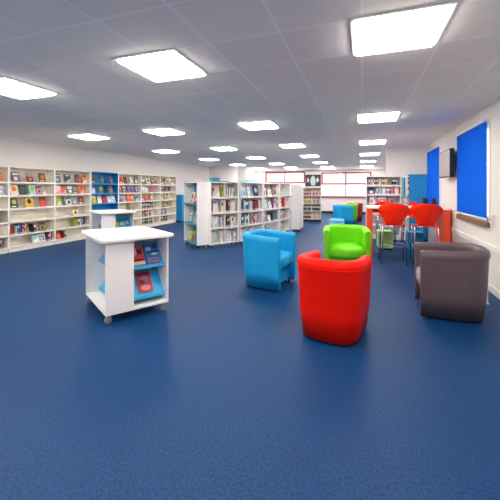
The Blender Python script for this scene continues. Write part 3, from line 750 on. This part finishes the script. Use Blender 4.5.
def bar_stool(label, x, y, face, bh=.43):
    t = thing('bar_stool', label, 'bar stool', (x, y, 0), R(face+90), 'red bar stools')
    # front towards -y. seat pan
    bm = bmesh.new()
    def grid(fn, nu, nv):
        V = [[bm.verts.new(fn(i/nu, j/nv)) for j in range(nv+1)] for i in range(nu+1)]
        for i in range(nu):
            for j in range(nv): bm.faces.new((V[i][j], V[i+1][j], V[i+1][j+1], V[i][j+1])).smooth = True
    def seatf(u, v):
        x = (u-.5)*2; w = .215+.012*math.sin(PI*v)
        yy = -.21+.40*v
        return (x*w*(1-.12*max(0, .25-v)*4*abs(x)**3), yy, .765+.018*x*x-.02*math.exp(-((v-.0)/.15)**2)+.012*v)
    grid(seatf, 12, 10)
    mb = MB(); mb.bm.free(); mb.bm = bm
    seat = mb.build('seat', REDPL, t, smooth=True)
    s = seat.modifiers.new('solid', 'SOLIDIFY'); s.thickness = .016; s.offset = -1
    sb = seat.modifiers.new('sub', 'SUBSURF'); sb.levels = 1; sb.render_levels = 1
    bm = bmesh.new()
    def backf(u, v):
        x = (u-.5)*2
        w = .14+.15*min(1, v/.72)**1.1
        if v > .72: w -= .045*((v-.72)/.28)**2
        z = .772+bh*v-(.05*abs(x)**3 if v > .6 else 0)*((v-.6)/.4 if v > .6 else 0)
        curl = .075*abs(x)**2*min(1, v/.5)                     # wings curve forwards
        yy = .185+.02*math.sin(PI*min(1, v))+.07*v-curl
        return (x*w, yy, z)
    V = []
    def gridb(nu, nv):
        for i in range(nu+1): V.append([bm.verts.new(backf(i/nu, j/nv)) for j in range(nv+1)])
        for i in range(nu):
            for j in range(nv): bm.faces.new((V[i][j], V[i+1][j], V[i+1][j+1], V[i][j+1])).smooth = True
    gridb(12, 12)
    mb = MB(); mb.bm.free(); mb.bm = bm
    back = mb.build('backrest', REDPL, t, smooth=True)
    s = back.modifiers.new('solid', 'SOLIDIFY'); s.thickness = .014; s.offset = 0
    sb = back.modifiers.new('sub', 'SUBSURF'); sb.levels = 1; sb.render_levels = 1
    for sx in (-1, 1):
        for sy in (-1, 1):
            MB().tube([(sx*.2, sy*.19, .755), (sx*.205, sy*.195, .6), (sx*.23, sy*.225, .005)], .0115, 10).build('leg', CHROME, t)
    rr = .212
    MB().tube([(-rr, -rr+.005, .36), (rr, -rr+.005, .36), (rr, rr-.005, .36), (-rr, rr-.005, .36)], .009, 8, closed=True).build('footrest', CHROME, t)
    MB().tube([(-.2, -.19, .75), (.2, -.19, .75), (.2, .19, .75), (-.2, .19, .75)], .010, 8, closed=True).build('seat_frame', CHROME, t)
    return t
bar_stool('red plastic bar stool at near side of bar table, left of two', .58, 7.0, 92)
bar_stool('red plastic bar stool at near side of bar table, right of two', 1.16, 7.08, 90)
bar_stool('red bar stool mostly hidden on the far side of bar table, left of two', .60, 9.32, -90, .36)
bar_stool('red bar stool mostly hidden on the far side of bar table, right of two', 1.23, 9.32, -90, .36)

# small dark devices on the bar table
for x, lab in ((1.33, 'small black desktop device on the bar table, left of two'), (1.52, 'small black desktop device on the bar table, right of two')):
    t = thing('desktop_device', lab, 'device', (x, 8.12, TZ), R(8), 'black devices on the bar table')
    MB().prism([(-.05, 0), (.05, 0), (.04, .12), (-.04, .12)], -.03, .03, M=Matrix.Rotation(PI/2, 4, 'X')).build('body', DARK, t, bevel=.01)
    MB().lathe([(.03, 0), (.045, .02), (.045, .06), (.03, .08)], 16, M=Matrix.Translation((0, 0, .115))).build('knob', BLACKR, t)
o = bpy.data.objects.new('book', book_mesh(.16, .22, .02, 'grey', 'palegrey', 'white', True)); COL.objects.link(o)
o.matrix_world = Matrix.Translation((.93, 8.05, TZ+.006)) @ Matrix.Rotation(-R(16), 4, 'X')
tag(o, 'grey book propped up on the bar table between the red stools', 'book')

# ------------------------------------------------------------------ bookcase and cupboard behind the table
ZR = [.1, .36, .62, .9, 1.06+.02, 1.315, 1.575]
ZR = [.1, .42, .74, 1.05, 1.31, 1.575]
K_ = bookcase('wall_bookcase', 'white bookcase with rows of pastel books behind the bar table', 'bookcase', (.11, 10.12, 0), 0, .95, .3, 1.85, ZR, 'bookcase behind bar table', WHITE, mat('pale_mauve_laminate', '#d8d2de', .45, noise=.02), group=None)
KR = ['bottom', 'fifth', 'fourth', 'third', 'second', 'top']
GK = 'books behind the bar table'
fill(K_, {5: [('S', .03, ['grey', 'brown', 'grey', 'tan', 'palegrey', 'navy', 'darkgrey', 'maroon', 'grey', 'palepink', 'brown', 'grey', 'maroon', 'tan']), ('S', .58, ['tan', 'olive']), ('S', .74, ['black', 'darkgrey', 'black', 'brown'], .3)],
          4: [('F', .12, 'purple', 'navy', 'white'), ('S', .26, ['palegrey', 'mauve', 'teal', 'paleteal', 'mauve', 'white', 'palepink', 'grey', 'mauve', 'palegrey', 'navy', 'mauve']), ('S', .68, ['pink', 'red', 'palepink', 'white', 'pink', 'mauve'])],
          3: [('S', .08, ['palepink', 'mauve', 'pink', 'white', 'palegrey', 'pink', 'mauve', 'grey']), ('F', .42, 'palepink', 'red'), ('F', .75, 'grey', 'olive', 'darkgrey')]}, GK, KR, maxh=.2)
t = thing('leaflet_stand', 'narrow white upright leaflet stand with green and blue strips', 'stand', (1.068, 10.12, 0), 0)
MB().box(.0, .2, .02, .3, 0, 1.84).build('body', WHITE, t, bevel=.003)
MB().box(.012, .05, .004, .02, .3, 1.8).build('green_strip', mat('green_strip', '#7cc79a', .5, noise=.08, nscale=9), t)
MB().box(.056, .1, .004, .02, .3, 1.8).build('blue_strip', mat('blue_strip', '#2d7fd0', .5, noise=.08, nscale=9), t)
st = MB().box(.155, .198, .004, .02, .3, 1.8).build('yellow_strip', mat('yellow_strip', '#d9d69a', .5, noise=.08, nscale=9), t)
for z in (1.24, 1.45, 1.62, 1.74): MB().box(.162, .192, -.006, .004, z, z+.07).build('clip', DARK, t)
t = thing('cupboard', 'tall bright blue cupboard in the corner by the far blue blind', 'cupboard', (1.275, 10.12, 0), 0)
MB().box(0, .44, 0, .36, .06, 1.86).build('body', BLUEP, t, bevel=.004)
MB().box(.01, .43, .02, .35, 0, .06).build('plinth', DARK, t)
MB().box(-.004, .444, -.008, .364, 1.86, 1.885).build('top_panel', TEAL, t, bevel=.003)
for x0_, x1_ in ((.004, .217), (.223, .436)):
    d = MB().box(x0_, x1_, -.016, 0, .08, 1.85).build('door', BLUEP, t, bevel=.003)
    hxx = x1_-.03 if x0_ < .1 else x0_+.02
    MB().box(hxx, hxx+.01, -.035, -.016, .85, .97).build('handle', STEEL, d)

# ------------------------------------------------------------------ right wall fittings
t = thing('television', 'wall-mounted flat television between the two blue blinds', 'television', (XR-.001, 7.55, 1.71), 0)
MB().box(-.16, -.085, -.44, .46, 0, .56).build('housing', DARK, t, bevel=.008)
MB().box(-.164, -.16, -.415, .435, .03, .53).build('screen', SCREEN, t)
MB().box(-.085, -.02, -.12, .12, .16, .4).box(-.02, 0, -.16, .16, .12, .44).build('wall_bracket', STEEL, t)

t = thing('cable_trunking', 'white cable trunking run along the right wall below the window sills', 'trunking', (XR-.001, 0, .58), 0)
MB().box(-.03, 0, 4.9, 10.05, 0, .1).build('channel', SKIRT, t, bevel=.003)
MB().box(-.036, -.03, 4.9, 10.05, .03, .07).build('lid', SKIRT, t)
MB().box(-.03, -.019, 9.95, 10.0, -.58, 0).build('drop_channel', SKIRT, t)
t = thing('wall_switch', 'small cream control box on right wall beside the near blue blind', 'switch', (XR, 5.44, .99), 0)
MB().box(-.03, 0, -.05, .05, 0, .13).build('box', CREAMP, t, bevel=.006)
MB().box(-.045, -.03, -.02, .02, .03, .08).build('rocker', GREYP, t, bevel=.004)
t = thing('wall_post', 'short white upright post on the floor behind the grey chair', 'post', (1.52, 4.93, 0), 0)
MB().lathe([(.035, 0), (.035, .012), (.02, .02), (.02, .24), (.016, .265)], 14).build('stem', SKIRT, t)
MB().lathe([(.024, .0), (.026, .01), (.02, .03)], 14, M=Matrix.Translation((0, 0, .265))).build('cap', SKIRT, t)

# ------------------------------------------------------------------ beyond 300 books: the farthest ones as one object
bpy.context.view_layer.update()
shelf_books = [o for o in COL.objects if o.type == 'MESH' and o.get('category') == 'book' and o.get('group')]
KEEP = 288
def shown_size(o):
    d = o.matrix_world.translation; x = (o.data.vertices[0].co - o.data.vertices[-1].co).length
    xs = [v.co.x for v in o.data.vertices]; zs_ = [v.co.z for v in o.data.vertices]
    return (max(xs)-min(xs))*(max(zs_)-min(zs_))/(d.x*d.x+d.y*d.y)
shelf_books.sort(key=shown_size, reverse=True)
rest = shelf_books[KEEP:]
if rest:
    bm = bmesh.new(); mats = []
    for o in rest:
        me = o.data; idx = []
        for m in me.materials:
            if m not in mats: mats.append(m)
            idx.append(mats.index(m))
        nf = len(bm.faces); nv = len(bm.verts)
        bm.from_mesh(me)
        bm.verts.ensure_lookup_table(); bm.faces.ensure_lookup_table()
        for v in bm.verts[nv:]: v.co = o.matrix_world @ v.co
        for f in bm.faces[nf:]: f.material_index = idx[f.material_index]
    me = bpy.data.meshes.new('distant_books'); bm.to_mesh(me); bm.free()
    for m in mats: me.materials.append(m)
    for o in rest: bpy.data.objects.remove(o)
    o = bpy.data.objects.new('distant_books', me); COL.objects.link(o); o['kind'] = 'stuff'
    tag(o, 'thin spines of the smallest books filling gaps on the far shelves', 'books')

# ------------------------------------------------------------------ world, camera, colour
w = bpy.data.worlds.new('daylight'); C.world = w; w.use_nodes = True
w.node_tree.nodes['Background'].inputs['Color'].default_value = lin('#f4f8ff')
w.node_tree.nodes['Background'].inputs['Strength'].default_value = .85

cam = bpy.data.cameras.new('camera'); co = bpy.data.objects.new('camera', cam); COL.objects.link(co)
co.location = (0, 0, 1.5); co.rotation_euler = (PI/2, 0, R(19.3))
cam.sensor_width = 36; cam.lens = 36*320/500; cam.shift_y = -62/500; cam.clip_end = 200
C.camera = co
C.view_settings.view_transform = 'Standard'; C.view_settings.look = 'None'; C.view_settings.gamma = 1
C.view_settings.use_curve_mapping = False; C.view_settings.exposure = .95
C.cycles.use_denoising = True; C.cycles.max_bounces = 8; C.cycles.diffuse_bounces = 5; C.cycles.transparent_max_bounces = 12
